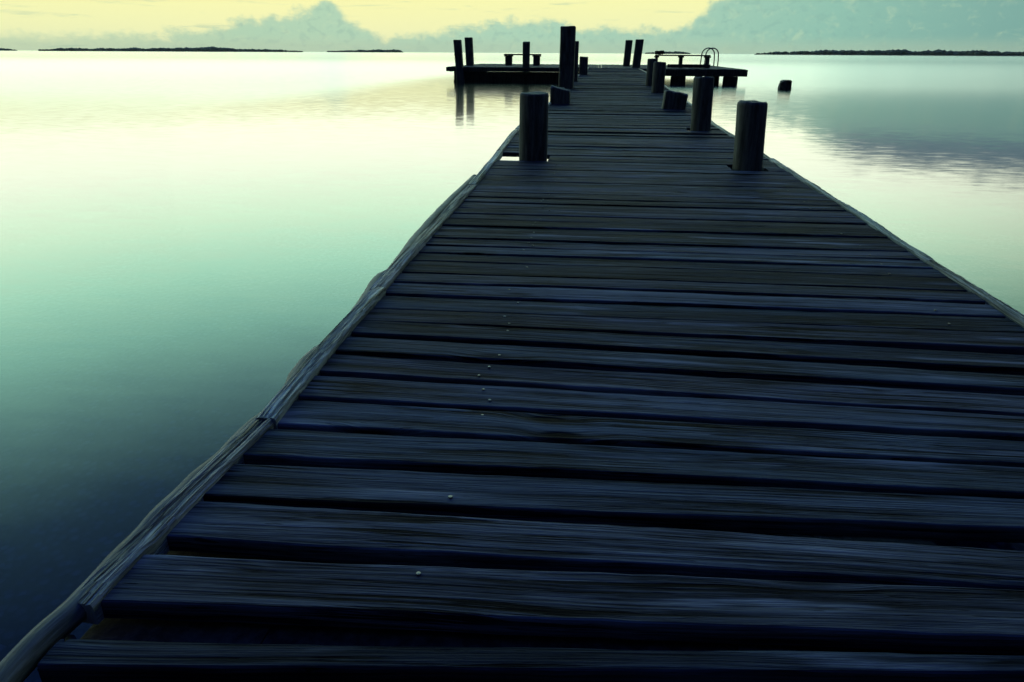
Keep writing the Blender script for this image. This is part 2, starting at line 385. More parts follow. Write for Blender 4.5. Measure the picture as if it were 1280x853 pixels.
def island(px0, px1, py_base, py_top, dist, seed, label, lumps):
    """low land with mangroves on it, a kilometre and more away"""
    def at(px):
        d_ = ray(px, 66); d_ = Vector((d_.x, d_.y, 0)).normalized(); return d_*dist
    A, B = at(px0), at(px1); L = (B-A).length; ax = (B-A).normalized(); nrm = Vector((-ax.y, ax.x, 0))
    hmax = (py_base-py_top)/FPX*dist*.80
    o = empty; rng = random.Random(seed)
    # land: a flat bank with sloping sides
    bm = bmesh.new(); N = 80; prev = None
    for i in range(N+1):
        s = i/N; p = A+ax*(L*s); wd = 46*(math.sin(PI*min(max(s, .004), .996))**.35)*(1+.3*n3(s*9, seed, 0))
        row = [bm.verts.new(p+nrm*q*wd+Vector((0, 0, z))) for q, z in ((-1.1, -.6), (-1, .5), (-.7, 1.0), (.7, 1.0), (1.1, -.6))]
        if prev:
            for k in range(4): bm.faces.new((prev[k], row[k], row[k+1], prev[k+1]))
        prev = row
    me = bpy.data.meshes.new('island'); bm.to_mesh(me); bm.free()
    tag(link('island', me, M_SHORE), kind='structure')
    # mangroves: many leafy clumps packed along the bank
    v = []; f = []
    ico = bmesh.new(); bmesh.ops.create_icosphere(ico, subdivisions=1, radius=1)
    iv = [q.co.copy() for q in ico.verts]; iff = [[q.index for q in g_.verts] for g_ in ico.faces]; ico.free()
    n = int(L/.85)
    for i in range(n):
        s = rng.uniform(.004, .996)
        prof_ = 0
        for k in range(len(lumps)-1):
            if lumps[k][0] <= s <= lumps[k+1][0]:
                prof_ = lumps[k][1]+(lumps[k+1][1]-lumps[k][1])*(s-lumps[k][0])/(lumps[k+1][0]-lumps[k][0])
        hh = hmax*prof_*rng.uniform(.62, 1.05)*(1+.3*n3(s*L/22, seed, 2))
        if hh < .5: continue
        rr = hh*.5
        p = A+ax*(L*s)+nrm*rng.uniform(-34, 30)+Vector((0, 0, .7+rr*.85)); b0 = len(v); sd_ = rng.uniform(0, 99)
        rx = rr*rng.uniform(1.1, 2.4)
        for q in iv:
            k = 1+.42*n3(q.x*1.9+sd_, q.y*1.9, q.z*1.9)
            v.append(p+ax*(q.x*rx*k)+nrm*(q.y*rx*k)+Vector((0, 0, q.z*rr*k)))
        f += [[b0+a for a in g_] for g_ in iff]
    me = bpy.data.meshes.new('mangroves'); me.from_pydata(v, [], f)
    tag(link('mangroves', me, M_TREES, smooth=False), label, 'mangroves', kind='stuff')
island(50, 378, 66.5, 60.5, 1500, 1, 'long low line of mangroves on the horizon at the far left', [(0, .25), (.08, .55), (.3, .62), (.5, .8), (.62, 1.0), (.72, .7), (.9, .5), (1, .2)])
island(-60, 22, 66.5, 62.5, 1700, 2, 'short scrap of mangroves cut by the left edge of the photo', [(0, .6), (.6, 1), (.85, .6), (1, .1)])
island(409, 504, 66.2, 62.0, 1900, 3, 'small flat strip of mangroves on the horizon left of the pier', [(0, .35), (.3, .6), (.7, .9), (.95, .8), (1, .3)])
island(806, 863, 67.0, 63.2, 1500, 4, 'little tree island on the horizon behind the right bench', [(0, .3), (.3, .75), (.8, .95), (1, .3)])
island(945, 1420, 69.6, 63.0, 1150, 5, 'wide dark mangrove shore on the horizon at the right', [(0, .25), (.1, .65), (.25, .9), (.45, .95), (.7, .8), (1, .9)])

# the air over the sea: the far shores pale a little
bm = bmesh.new(); bmesh.ops.create_cube(bm, size=1)
for v in bm.verts: v.co = (v.co.x*5200, v.co.y*5200, -3 if v.co.z < 0 else 22)
me = bpy.data.meshes.new('haze'); bm.to_mesh(me); bm.free()
m, t = mat('sea_haze')
vp = t.n('ShaderNodeVolumePrincipled'); t.put(vp.inputs['Color'], (.88, .95, .92, 1)); t.put(vp.inputs['Density'], .00007); t.put(vp.inputs['Anisotropy'], .2)
o_ = t.n('ShaderNodeOutputMaterial'); t.t.links.new(vp.outputs[0], o_.inputs['Volume'])
tag(link('haze', me, m), kind='stuff')

# ------------------------------------------------------------------ the pier
def zd(y): return .40+.0105*min(y, 28)      # deck height: it climbs slightly away from the shore
Y_END = 35.3
ZT = zd(99)
def lerp(tab, y):
    if y <= tab[0][0]: return tab[0][1]
    for (a, va), (b_, vb) in zip(tab, tab[1:]):
        if y <= b_:
            s = (y-a)/(b_-a); s = s*s*(3-2*s)*.4+s*.6
            return va+(vb-va)*s
    return tab[-1][1]
LEFT = [(-2, -.91), (.85, -.915), (1.11, -.905), (1.53, -.885), (2.03, -.897), (2.64, -.892), (3.05, -.9), (3.84, -.904), (5.03, -.905), (6.1, -.93), (8.2, -.985), (12.5, -.86), (17, -.87), (31.8, -.60), (40, -.6)]
RIGHT = [(-2, 1.6), (2.55, 1.6), (3.86, 1.585), (5.9, 1.56), (9.5, 1.475), (12.7, 1.555), (20, 1.6), (32.3, 1.70), (40, 1.70)]
PIER = empty('pier', (0.3, 0, 0))
tag(PIER, 'long weathered plank pier running out from the foreground to a T-shaped end', 'pier')
def kid(name, me, mats, smooth=False):
    o = link(name, me, mats, PIER, smooth=smooth); o.matrix_parent_inverse = Matrix.Translation((-.3, 0, 0)); return o

# round or squared posts: (name, px left, px right, py top, Y of the centre, squared, lean, label)
POSTS = []
def post_at(pxl, pxr, pyt, Yc):
    base = None
    a = atY(pxl, pyt, Yc); b_ = atY(pxr, pyt, Yc)
    return (a.x+b_.x)/2, abs(b_.x-a.x)/2, a.z*.5+b_.z*.5
P = {}
def reg(key, pxl, pxr, pyt, Yc): P[key] = (*post_at(pxl, pxr, pyt, Yc), Yc)

reg('near_left', 650, 686, 116, 6.29)
reg('near_right', 922, 960, 127, 6.09)
reg('second_right', 867, 893, 96, 8.87)
reg('third_right', 817, 833, 77.5, 15.95)
reg('fourth_right', 809.5, 821, 73.5, 18.7)
reg('tall_left', 700.5, 720, 33, 17.25)
reg('behind_tall', 711.5, 724, 51.5, 20.5)
reg('low_left', 724.5, 735.5, 71, 25.2)
HOLES = [(P[k][0], P[k][3], P[k][1]) for k in ('near_left', 'near_right', 'second_right', 'third_right', 'fourth_right', 'tall_left', 'behind_tall', 'low_left')]

dk = MB()
def plank(xa, xb, yc, wdt, ang, zc, tilt, nseg, thick=.04, erode=1.0, lines=None):
    """one deck board lying across the pier: worn, cupped, its edges never straight"""
    col = (random.random(), random.random(), random.random()); uo = random.uniform(0, 9); vo_ = random.uniform(0, 2)
    hw = wdt/2; cup = random.uniform(-.002, .0025); sd = random.uniform(0, 500)
    bow = random.uniform(-.004, .004); twist = random.uniform(-.012, .012)
    sec = [(-hw, -thick), (-hw, -.008), (-hw+.0015, -.002), (-hw+.005, 0), (-hw*.5, 0), (0, 0), (hw*.5, 0), (hw-.005, 0), (hw-.0015, -.002), (hw, -.008), (hw, -thick)]
    vs = [q[0]+(0 if i not in (0, 10) else (-.03 if i == 0 else .03)) for i, q in enumerate(sec)]
    rings = []
    for i in range(nseg+1):
        s = i/nseg; x = xa+(xb-xa)*s; xm = x-(xa+xb)/2
        jl = .0045*erode*(n3(x*3.1, sd, 1)+.7*n3(x*13, sd, 2)); jr = .0045*erode*(n3(x*3.1, sd, 5)+.7*n3(x*13, sd, 6))
        dip_l = -.007*erode*max(0, n3(x*4, sd, 9)-.3); dip_r = -.007*erode*max(0, n3(x*4, sd, 12)-.3)
        ring = []
        for k, (yy, zz) in enumerate(sec):
            e = yy/hw
            y2 = yy+(jl if e < -.8 else jr if e > .8 else 0)
            z2 = zz+(cup*(e*e) if k not in (0, 10) else 0)+yy*(tilt+twist*(s-.5))+bow*(1-(2*s-1)**2)+.0022*n3(x*1.7, yy*9, sd)
            if 0 < k < 4: z2 += dip_l
            if 6 < k < 10: z2 += dip_r
            if lines:
                f_, b_ = lines; yf, yb_ = f_[0]+f_[1]*x, b_[0]+b_[1]*x
                yw = (yf+yb_)/2+yy/hw*(yb_-yf)/2+(y2-yy)
            else: yw = yc+y2+(x-.35)*ang
            ring.append(dk.add((x, yw, zc(yw)+z2)))
        rings.append(ring)
    for i in range(nseg):
        ua = uo+(xb-xa)*i/nseg; ub = uo+(xb-xa)*(i+1)/nseg
        for k in range(10):
            v0, v1 = vo_+vs[k], vo_+vs[k+1]
            dk.face((rings[i][k], rings[i+1][k], rings[i+1][k+1], rings[i][k+1]), [(ua, v0), (ub, v0), (ub, v1), (ua, v1)], col)
    dk.face(rings[0], [(uo+vs[k]*.08, vo_+vs[k]) for k in range(11)], col)
    dk.face(rings[-1][::-1], [(uo+vs[k]*.08, vo_+vs[k]) for k in range(11)], col)
def nail(x, y, z, r=.0055, tilt=0):
    """a domed nail head standing slightly proud of its board"""
    c0 = []
    for k in range(9): a = 2*PI*k/9; c0.append(dk.add((x+r*math.cos(a), y+r*math.sin(a), z-.002)))
    c1 = [dk.add((x+r*.93*math.cos(2*PI*k/9), y+r*.93*math.sin(2*PI*k/9), z+.0018+tilt*math.sin(2*PI*k/9))) for k in range(9)]
    tp = dk.add((x, y, z+.0024))
    for k in range(9):
        k2 = (k+1) % 9
        dk.face((c0[k], c0[k2], c1[k2], c1[k]), mi=1); dk.face((c1[k], c1[k2], tp), mi=1)

# the first boards as they lie, each edge given by where it stands at two places along the board
def dk_pt(px, py):
    d_ = ray(px, py); t_ = (.40-CAM_Z)/(d_.z-.0105*d_.y); return d_.x*t_, d_.y*t_
def edge_line(y640, y1000):
    (xa_, ya_), (xb_, yb_) = dk_pt(640, y640), dk_pt(1000, y1000)
    k = (yb_-ya_)/(xb_-xa_); return (ya_-k*xa_, k)
SEAMS = [((833.8, 852), (835.7, 858)), ((773.7, 803.3), (787.7, 808.7)), ((696.3, 712.5), (717.6, 726.5)), ((636.7, 648.3), (650.2, 670.4)),
         ((587.4, 595.5), (605.4, 611.6)), ((545.6, 552.9), (565, 571.7)), ((509.2, 515.4), (528, 536.2)), ((476.8, 482.8), (498.4, 503.3)),
         ((450.4, 455.5), (470.6, 476.3)), ((426, 431), (445.8, 451.8)), ((405.4, 410), (424.3, 429.1))]
SEAM = [(edge_line(a_[0], c_[0]), edge_line(a_[1], c_[1])) for a_, c_ in SEAMS]      # (front edge of the far board, back edge of the near one)
near = [(SEAM[i][0], SEAM[i+1][1]) for i in range(len(SEAM)-1)]                      # (front, back) of each board
gy = [dk_pt(640, y_)[1] for y_ in (389, 371.5, 356.5, 343.7, 328, 318, 308, 299, 291, 283, 275, 267.6, 260.6, 253, 247, 241, 233, 226, 218.6, 211.6)]
boards = [(-4.0+i*.165+.012, -4.0+(i+1)*.165-.012, None) for i in range(28)]
boards += [(.70+0*i, .70, None) for i in range(0)]
boards = [q for q in boards if q[1] < SEAM[0][1][0]-.01]
for f_, b_ in near: boards.append((f_[0]+f_[1]*.35, b_[0]+b_[1]*.35, (f_, b_)))
y_ = SEAM[-1][0][0]+.35*SEAM[-1][0][1]
edges = [y_-.008]+gy
while edges[-1] < Y_END-.06: edges.append(edges[-1]+random.choice((.137, .15, .155, .16, .165, .176))*random.uniform(.97, 1.03))
for a, b_ in zip(edges, edges[1:]):
    if b_ < Y_END: boards.append((a+.008*random.uniform(.7, 1.3), b_-.008*random.uniform(.7, 1.3), None))
for y0, y1, lines in boards:
    yc = (y0+y1)/2; wd = y1-y0
    xl, xr = lerp(LEFT, yc)+random.uniform(.026, .034), lerp(RIGHT, yc)+random.uniform(-.008, .003)
    far = yc > 9
    ns_g = 40 if yc < 4.5 else 22 if yc < 9 else 10
    ang = random.uniform(-.0042, .0042) if not far else random.uniform(-.006, .006)
    ang += .022*max(0, min(1, (8-yc)/5))
    lift = random.uniform(-.004, .004)*(1 if yc < 8 else 1.6)
    tilt = random.uniform(-.018, .018)*(1 if yc < 6 else 1.5)
    zc = (lambda lift: (lambda yy: zd(yy)+lift))(lift)
    spans = [(xl, xr)]
    for hx, hy, hr in HOLES:
        if hx < 0 and hy < 7 and -.13 < yc-hy < .34:
            spans = [(hx-hr+.01 if yc > hy+hr+.08 else hx+hr+.012, xr)]
        elif hx < 0 and hy < 7: pass
        elif abs(hy-yc) < hr+wd/2:
            if hx < .3:   # board stops against the post; beyond it a slot is left open
                spans = [(hx+hr+random.uniform(.006, .02), xr)] if abs(hy-yc) > hr*.2 or hy > 9 else [(hx+hr+.01, xr)]
                if hy > 9 or yc > hy-.02: spans.append((xl, hx-hr-.02))
            else:
                spans = [(xl, hx-hr-random.uniform(.006, .02))]
                spans.append((hx+hr+(.045 if hy < 7 else .02), xr))
    for xa, xb in spans:
        if xb-xa > .05:
            plank(xa, xb, yc, wd, ang, zc, tilt, ns_g if xb-xa > 1 else 4, lines=lines)
    # nails in pairs along the joist left of the middle
    if .75 < yc < 6.0:
        for sgn in (-1, 1):
            if random.random() < .6:
                jx = -.305+random.uniform(-.038, .038); jy = yc+((lines[0][0]+lines[1][0]+jx*(lines[0][1]+lines[1][1]))/2-yc if lines else ang*(jx-.35))+sgn*wd*random.uniform(.17, .32)
                nail(jx, jy, zd(jy)+lift+(jy-yc)*tilt+.0012, random.uniform(.0042, .0056), random.uniform(-.0008, .0008))
        for jx0 in (1.36,):
            if random.random() < .55: nail(jx0+random.uniform(-.02, .02), yc+random.uniform(-.03, .03), zd(yc)+lift+.001, .005)
kid('decking', dk.mesh('decking'), [M_DECK, M_NAIL])

# kerb rails along both edges, in butted and lapped lengths
def rail(pts_y, xof, z_top, hw, hh, seed):
    mb = MB(); path = []
    y = pts_y[0]; rnd = random.Random(seed); step = .025 if pts_y[1] < 7 else .25
    n = max(4, int((pts_y[1]-pts_y[0])/step)); tw = rnd.uniform(-.012, .012)
    for i in range(n+1):
        y = pts_y[0]+(pts_y[1]-pts_y[0])*i/n
        path.append(Vector((xof(y)+.004*n3(y*1.3, seed, 0)+tw*(i/n-.5), y, zd(y)+z_top-hh+.006*n3(y*1.7, seed, 4))))
    def sect(i, acc):
        e = .3+.7*min(1, i/2, (n-i)/2)
        j = [.0020*n3(acc*4, k*3.1, seed)+.0024*n3(acc*19, k*5.7, seed) for k in range(30)]
        gr = [.0055*n3(k*1.7, acc*.9, seed)-(.014*max(0, n3(k*2.3, acc*1.1, seed+40)-.12)) for k in range(30)]
        w_ = hw*(1+.06*n3(acc*2.2, seed, 8)); h_ = hh*(.8+.2*e)
        s = [(-w_, -h_), (-w_, h_*.75)]+[(w_*q, h_*(1.0-.14*abs(q)**6)) for q in (-.9, -.76, -.62, -.5, -.38, -.26, -.14, -.02, .1, .22, .34, .46, .58, .7, .82, .92)]+[(w_*1.0, h_*.7), (w_*1.02, -h_)]
        L_ = len(s)
        return [(a+j[k], b+(gr[k]+j[k] if 1 < k < L_-2 else 0)) for k, (a, b) in enumerate(s)]
    sweep(mb, path, sect, (rnd.random(), rnd.random(), rnd.random()), rnd.uniform(0, 3))
    return mb.mesh('edge_rail')
fl = lambda y: lerp(LEFT, y)
for k, (a, b_, dz, dx) in enumerate(((.86, 1.56, .036, -.003), (1.53, 2.62, .042, .004), (2.60, 4.95, .038, -.002), (4.93, 6.65, .04, .0), (6.65, 8.5, .04, .0), (8.5, 13.5, .045, 0), (13.5, 20, .045, 0), (20, 35.2, .045, 0))):
    kid('edge_rail', rail((a, b_), lambda y, dx=dx: fl(y)+.024+dx+.006*n3(y*2.3,3,k)*0, dz-.018, .028, .028, 20+k), M_RAIL)
frt = lambda y: lerp(RIGHT, y)
for k, (a, b_) in enumerate(((.3, 3.4), (3.38, 6.6), (6.58, 11), (10.98, 17), (17, 25), (25, 33.7))):
    kid('edge_rail', rail((a, b_), lambda y: frt(y)+.028, .010, .022, .03, 60+k), M_RAIL)

# the crooked pole lashed along the outside of the left edge
pp = [(-30, 872), (0, 838), (40, 797), (85, 757), (138, 700), (200, 634), (270, 572), (300, 541), (345, 505), (362, 472), (385, 446), (410, 428), (442, 388), (466, 352), (487, 336), (520, 292), (560, 250), (590, 222)]
path = []
for i, (px, py) in enumerate(pp):
    q = on_z(px+5, py+5, .40); z = zd(q.y)-.01
    q = on_z(px, py, z); q.x += .022; path.append(q)
fine = []
for i in range(len(path)-1):
    p0, p1, p2, p3 = path[max(i-1, 0)], path[i], path[i+1], path[min(i+2, len(path)-1)]
    for k in range(8):
        s = k/8
        fine.append(.5*((2*p1)+(p2-p0)*s+(2*p0-5*p1+4*p2-p3)*s*s+(3*p1-p0-3*p2+p3)*s**3))
fine.append(path[-1])
mb = MB()
def psec(i, acc):
    r = .025*(1+.22*n3(acc*3.5, 3, 0)+.12*n3(acc*14, 7, 0))
    return [(r*math.cos(2*PI*k/12)*(1+.1*n3(k, acc*6, 1)), r*math.sin(2*PI*k/12)*(1+.1*n3(k, acc*6, 4))) for k in range(12)]
sweep(mb, fine, psec, (.5, .5, .5), 3.0)
kid('edge_pole', mb.mesh('edge_pole'), M_POLE, smooth=True)
# short stake standing outside the first board
mb = MB()
a = on_z(62, 836, .33); b2 = on_z(88, 800, .40)
sweep(mb, [a+Vector((-.02, -.03, -.5)), a, (a+b2)/2+Vector((.004, 0, .01)), b2], [(.011*math.cos(2*PI*k/8), .009*math.sin(2*PI*k/8)) for k in range(8)], (.4, .4, .4), 9)
kid('stake', mb.mesh('stake'), M_UNDER, smooth=True)

# bearers, caps and piles below the walkway
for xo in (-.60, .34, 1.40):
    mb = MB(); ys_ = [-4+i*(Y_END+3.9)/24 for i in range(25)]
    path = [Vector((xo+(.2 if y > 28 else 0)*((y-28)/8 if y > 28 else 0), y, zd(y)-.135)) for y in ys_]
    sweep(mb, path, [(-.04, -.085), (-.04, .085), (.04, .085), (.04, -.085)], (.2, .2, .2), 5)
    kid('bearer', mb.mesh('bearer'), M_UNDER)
mb = MB(); mb.box(-.875, -.83, -4, 5.5, zd(0)-.24, zd(0)-.05, bev=.004); kid('bearer', mb.mesh('bearer'), M_UNDER)  # unseen timber added at the left to hide lit water in the gaps
mb = MB(); mb.box(-.90, 1.6, .80, 1.15, zd(1)-.24, zd(1)-.055, bev=.006); kid('cross_beam', mb.mesh('cross_beam'), M_UNDER)  # wide dark beam added under the first seams so the gap shows black
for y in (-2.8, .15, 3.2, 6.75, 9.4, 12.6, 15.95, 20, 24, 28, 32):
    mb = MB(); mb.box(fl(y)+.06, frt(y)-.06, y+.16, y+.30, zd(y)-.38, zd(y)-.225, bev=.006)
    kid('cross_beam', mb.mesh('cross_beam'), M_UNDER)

def post_mesh(r, z0, z1, squared, seed, slope=(0, 0), lean=(0, 0), chip=0.0, name='mooring_post'):
    """timber post about its own axis; squared posts keep four worn corners"""
    bm = bmesh.new(); N = 40; rings = []
    zs = [z0, z0*.5+z1*.5-.2] if z1-z0 > .6 else [z0]
    H_ = z1-max(z0, z1-2.0)
    zs = [z0]+[z1-H_*(1-i/9) for i in range(1, 9)]+[z1-.028, z1-.010, z1]
    for zi, z in enumerate(zs):
        ring = []
        for k in range(N):
            a = 2*PI*k/N
            if squared:
                c, s = math.cos(a), math.sin(a); q = .16
                rr = r*min(1/max(abs(c), abs(s)), 1.30)
            else: rr = r
            rr *= 1+.035*n3(math.cos(a)*2+seed, math.sin(a)*2, z*2.2)+.020*n3(math.cos(a)*8+seed, math.sin(a)*8, z*.8)-.05*max(0, n3(math.cos(a)*5+seed, math.sin(a)*5, z*.5+9)-.28)
            rr *= 1-.006*(z-z1)*0
            if z == z1: rr *= .90
            elif z == zs[-2]: rr *= .975
            x, y = rr*math.cos(a), rr*math.sin(a)
            zz = z
            if zi >= len(zs)-3:
                zz += slope[0]*x+slope[1]*y+.006*n3(x*14, y*14, seed)
                zz -= (chip+.012)*max(0, n3(x*7+seed, y*7, 3.3))
            ring.append(bm.verts.new((x+lean[0]*(z-z1), y+lean[1]*(z-z1), zz)))
        rings.append(ring)
    for a_, b_ in zip(rings, rings[1:]):
        for k in range(N): bm.faces.new((a_[k], a_[(k+1) % N], b_[(k+1) % N], b_[k]))
    # end grain: two shrinking rings and a centre, slightly dished
    prev = rings[-1]
    for fct in (.62, .28):
        ring = [bm.verts.new((v.co.x*fct+lean[0]*0, v.co.y*fct, z1+slope[0]*v.co.x*fct+slope[1]*v.co.y*fct-.004+.004*n3(v.co.x*30, v.co.y*30, seed))) for v in rings[-1]]
        for k in range(N): bm.faces.new((prev[k], prev[(k+1) % N], ring[(k+1) % N], ring[k]))
        prev = ring
    bm.faces.new(prev); bm.faces.new(rings[0][::-1])
    bm.normal_update()
    me = bpy.data.meshes.new(name); bm.to_mesh(me); bm.free()
    return me
GP = 'timber posts standing along the walkway'
def mooring(x, y, r, ztop, squared, seed, label, group, zbot=-1.0, **kw):
    me = post_mesh(r, zbot, ztop, squared, seed, **kw)
    o = link('mooring_post', me, M_POST, None, (x, y, 0))
    for pl in me.polygons: pl.use_smooth = not squared and abs(pl.normal.z) < .7
    return tag(o, label, 'post', group)
def mp(key, squared, label, **kw):
    x, r, zt, y = P[key]; return mooring(x, y, r*(1.0 if not squared else .96), zt, squared, sum(map(ord, key)) % 97, label, GP, **kw)
mp('near_left', False, 'thick round post beside the open slot in the left side of the deck', slope=(.02, .02))
mp('near_right', False, 'nearest of the thick posts on the right edge, its top corners worn round', chip=.02, slope=(-.03, .02), lean=(-.055, 0))
mp('second_right', False, 'slightly slimmer post on the right edge just behind the nearest thick one', chip=.012, slope=(.03, 0), lean=(-.04, 0))
mp('third_right', False, 'short post on the right edge just beyond the slant-topped stub', slope=(-.05, 0))
mp('fourth_right', False, 'short post half hidden behind another post, in front of the right bench', slope=(.03, 0))
mp('tall_left', True, 'tallest post, square and dark, rising high above the left edge', slope=(.02, 0))
mp('behind_tall', True, 'post almost wholly hidden behind the tallest square post')
mp('low_left', True, 'low squat post just beyond the tallest square post', slope=(-.05, 0))
GE = 'timber posts at the T-shaped end'
for key, a in dict(le1=(567, 576.5, 50, 35.12), le2=(581, 590.5, 47, 38.5), le3=(653.5, 662.5, 52.5, 35.6), re1=(782, 791, 50.3, 40.5), re2=(794.5, 805, 49.5, 36.4)).items(): reg(key, *a)
for key, sq, lab, kw in (('le1', True, 'outer post at the front left corner of the platform', dict(lean=(-.06, 0))),
                     ('le2', True, 'taller post close beside the corner post of the left platform', dict(lean=(-.04, 0))),
                     ('le3', True, 'slim post with a slanted top in front of the left bench', dict(slope=(-.0, .1))),
                     ('re1', True, 'left of two slim posts standing where the walkway meets the platform', dict(lean=(.05, 0))),
                     ('re2', True, 'right of two slim posts standing where the walkway meets the platform', dict(lean=(.07, 0)))):
    x, r, zt, y = P[key]; mooring(x, y, r*.96, zt, sq, len(lab), lab, GE, zbot=-1.5, **kw)

# two cut-off stubs on the deck edges
def stub(pxl, pxr, pyt, Yc, label, seed, slope, lean, depth):
    x, r, zt = post_at(pxl, pxr, pyt, Yc)
    me = post_mesh(r, zd(Yc)-.75, zt, True, seed, slope=slope, lean=lean, chip=.05, name='post_stub')
    for v in me.vertices: v.co.y *= depth
    tag(link('post_stub', me, M_POST, None, (x, Yc, 0)), label, 'post stub', 'cut-off post stubs on the deck edges')
stub(688.5, 713, 110, 12.6, 'squat rounded stub of a cut post at the foot of the tallest post', 5, (-.22, .05), (0, 0), .8)
stub(831, 860, 115, 11.85, 'squat stub with a slanting top and leaning side on the right edge', 9, (-.16, 0), (.10, 0), .8)

# ------------------------------------------------------------------ the T-shaped end
XL = atY(559, 84, Y_END).x; XR0 = atY(933, 86, 34.0).x; YR = 34.0; YB = 45.5
def platform(x0, x1, y0, y1, seed):
    mb = MB(); rnd = random.Random(seed); x = x0
    while x < x1-.05:
        wd = min(rnd.uniform(.135, .165), x1-x)
        mb.box(x+.006, x+wd-.006, y0+rnd.uniform(-.02, .02), y1+rnd.uniform(-.05, .05), ZT-.04+rnd.uniform(-.004, .004), ZT+rnd.uniform(-.005, .008), col=(rnd.random(), rnd.random(), rnd.random()))
        x += wd
    return mb.mesh('platform_deck')
XWL, XWR = -.60, 1.70
kid('platform_deck', platform(XL, XWL-.003, Y_END, YB, 1), M_DECK)
kid('platform_deck', platform(XWL+.003, XWR-.003, Y_END+.01, YB, 2), M_DECK)
kid('platform_deck', platform(XWR+.003, XR0, YR, YB, 3), M_DECK)
# edge beams
def beam(x0, x1, y0, y1, z0, z1, name='edge_beam', mt=None):
    mb = MB(); mb.box(x0, x1, y0, y1, z0, z1, bev=.01); return kid(name, mb.mesh(name), mt or M_BENCH)
beam(XL-.04, XWL-.02, Y_END-.10, Y_END-.03, ZT-.20, ZT-.012)
beam(XL+.1, XL+.2, Y_END-.02, YB-.2, ZT-.22, ZT-.046, mt=M_UNDER)
beam(XWR+.03, XR0+.06, YR-.10, YR-.03, ZT-.30, ZT-.012)
beam(XR0-.4, XR0-.28, YR+.0, YB-.2, ZT-.26, ZT-.046, mt=M_UNDER)
beam(XWR+.4, XWR+.52, YR+.0, YB-.2, ZT-.26, ZT-.046, mt=M_UNDER)
for yb in (37.6, 41.4, 45.2): beam(XL+.25, XWL-.1, yb, yb+.12, ZT-.24, ZT-.05, 'cross_beam', M_UNDER)
for yb in (37.6, 41.4, 45.2): beam(XWR+.55, XR0-.45, yb, yb+.12, ZT-.24, ZT-.05, 'cross_beam', M_UNDER)
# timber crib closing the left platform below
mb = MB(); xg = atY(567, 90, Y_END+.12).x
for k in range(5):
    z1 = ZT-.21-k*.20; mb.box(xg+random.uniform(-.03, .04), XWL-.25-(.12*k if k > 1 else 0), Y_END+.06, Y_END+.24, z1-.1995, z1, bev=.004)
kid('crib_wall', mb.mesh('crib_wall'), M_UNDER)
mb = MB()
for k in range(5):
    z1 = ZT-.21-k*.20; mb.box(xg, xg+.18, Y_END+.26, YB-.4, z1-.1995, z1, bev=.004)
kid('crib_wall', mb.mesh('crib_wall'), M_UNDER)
# piles under the right platform
def pile(pxl, pxr, y, seed):
    a = atY(pxl, 100, y).x; b_ = atY(pxr, 100, y).x
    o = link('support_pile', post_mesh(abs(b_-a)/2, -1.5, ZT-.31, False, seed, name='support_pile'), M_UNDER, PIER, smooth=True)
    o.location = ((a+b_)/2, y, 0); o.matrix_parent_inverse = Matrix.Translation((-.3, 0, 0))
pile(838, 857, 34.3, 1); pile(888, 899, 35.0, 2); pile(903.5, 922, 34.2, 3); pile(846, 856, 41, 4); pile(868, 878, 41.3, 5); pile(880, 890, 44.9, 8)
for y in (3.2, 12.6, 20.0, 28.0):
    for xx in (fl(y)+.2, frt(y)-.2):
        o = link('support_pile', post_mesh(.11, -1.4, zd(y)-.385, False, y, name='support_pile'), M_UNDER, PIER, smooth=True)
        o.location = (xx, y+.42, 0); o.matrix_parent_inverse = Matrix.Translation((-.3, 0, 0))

# ------------------------------------------------------------------ benches
def bench(pxl, pxr, pyt, Yc, label, legs, seat_t, depth, low=None, over=0):
    a = atY(pxl, pyt, Yc); b_ = atY(pxr, pyt, Yc); x0, x1 = a.x, b_.x; zt = (a.z+b_.z)/2
    root = empty('bench', ((x0+x1)/2, Yc, ZT)); tag(root, label, 'bench', 'benches on the platform')
    def part(name, bx):
        mb = MB()
        for q in bx: mb.box(*q, bev=.006)
        o = link(name, mb.mesh(name), M_BENCH, root)
        return o
    cx = (x0+x1)/2
    w1 = depth/2
    part('seat', [(x0-cx, x1-cx, -w1, -.01, zt-seat_t-ZT, zt-ZT), (x0-cx+.01, x1-cx-.01, .01, w1, zt-seat_t-ZT, zt-ZT-.004)])
    for (l0, l1) in legs:
        q0, q1 = atY(l0, pyt, Yc).x-cx, atY(l1, pyt, Yc).x-cx
        part('leg', [(q0, q1, -w1*.8, w1*.8, .004, zt-seat_t-ZT-.07), (q0-.05, q1+.05, -w1*.9, w1*.9, zt-seat_t-ZT-.068, zt-seat_t-ZT-.002)])
    return root, cx, zt
bench(630.5, 676.5, 67.6, 40.5, 'low bench with broad end legs on the left platform', ((632, 640), (667, 675)), .07, .5)
rb, cx, zt = bench(819, 887.5, 68.7, 36.6, 'longer bench with three legs and a low board on the right platform', ((819.5, 822.5), (849.5, 853.5), (882, 887)), .06, .5)
mb = MB(); q0, q1 = atY(834, 80, 36.6).x-cx, atY(887, 80, 36.6).x-cx
mb.box(q0, q1, -.33, -.20, .02, .17, bev=.006); link('low_board', mb.mesh('low_board'), M_BENCH, rb)
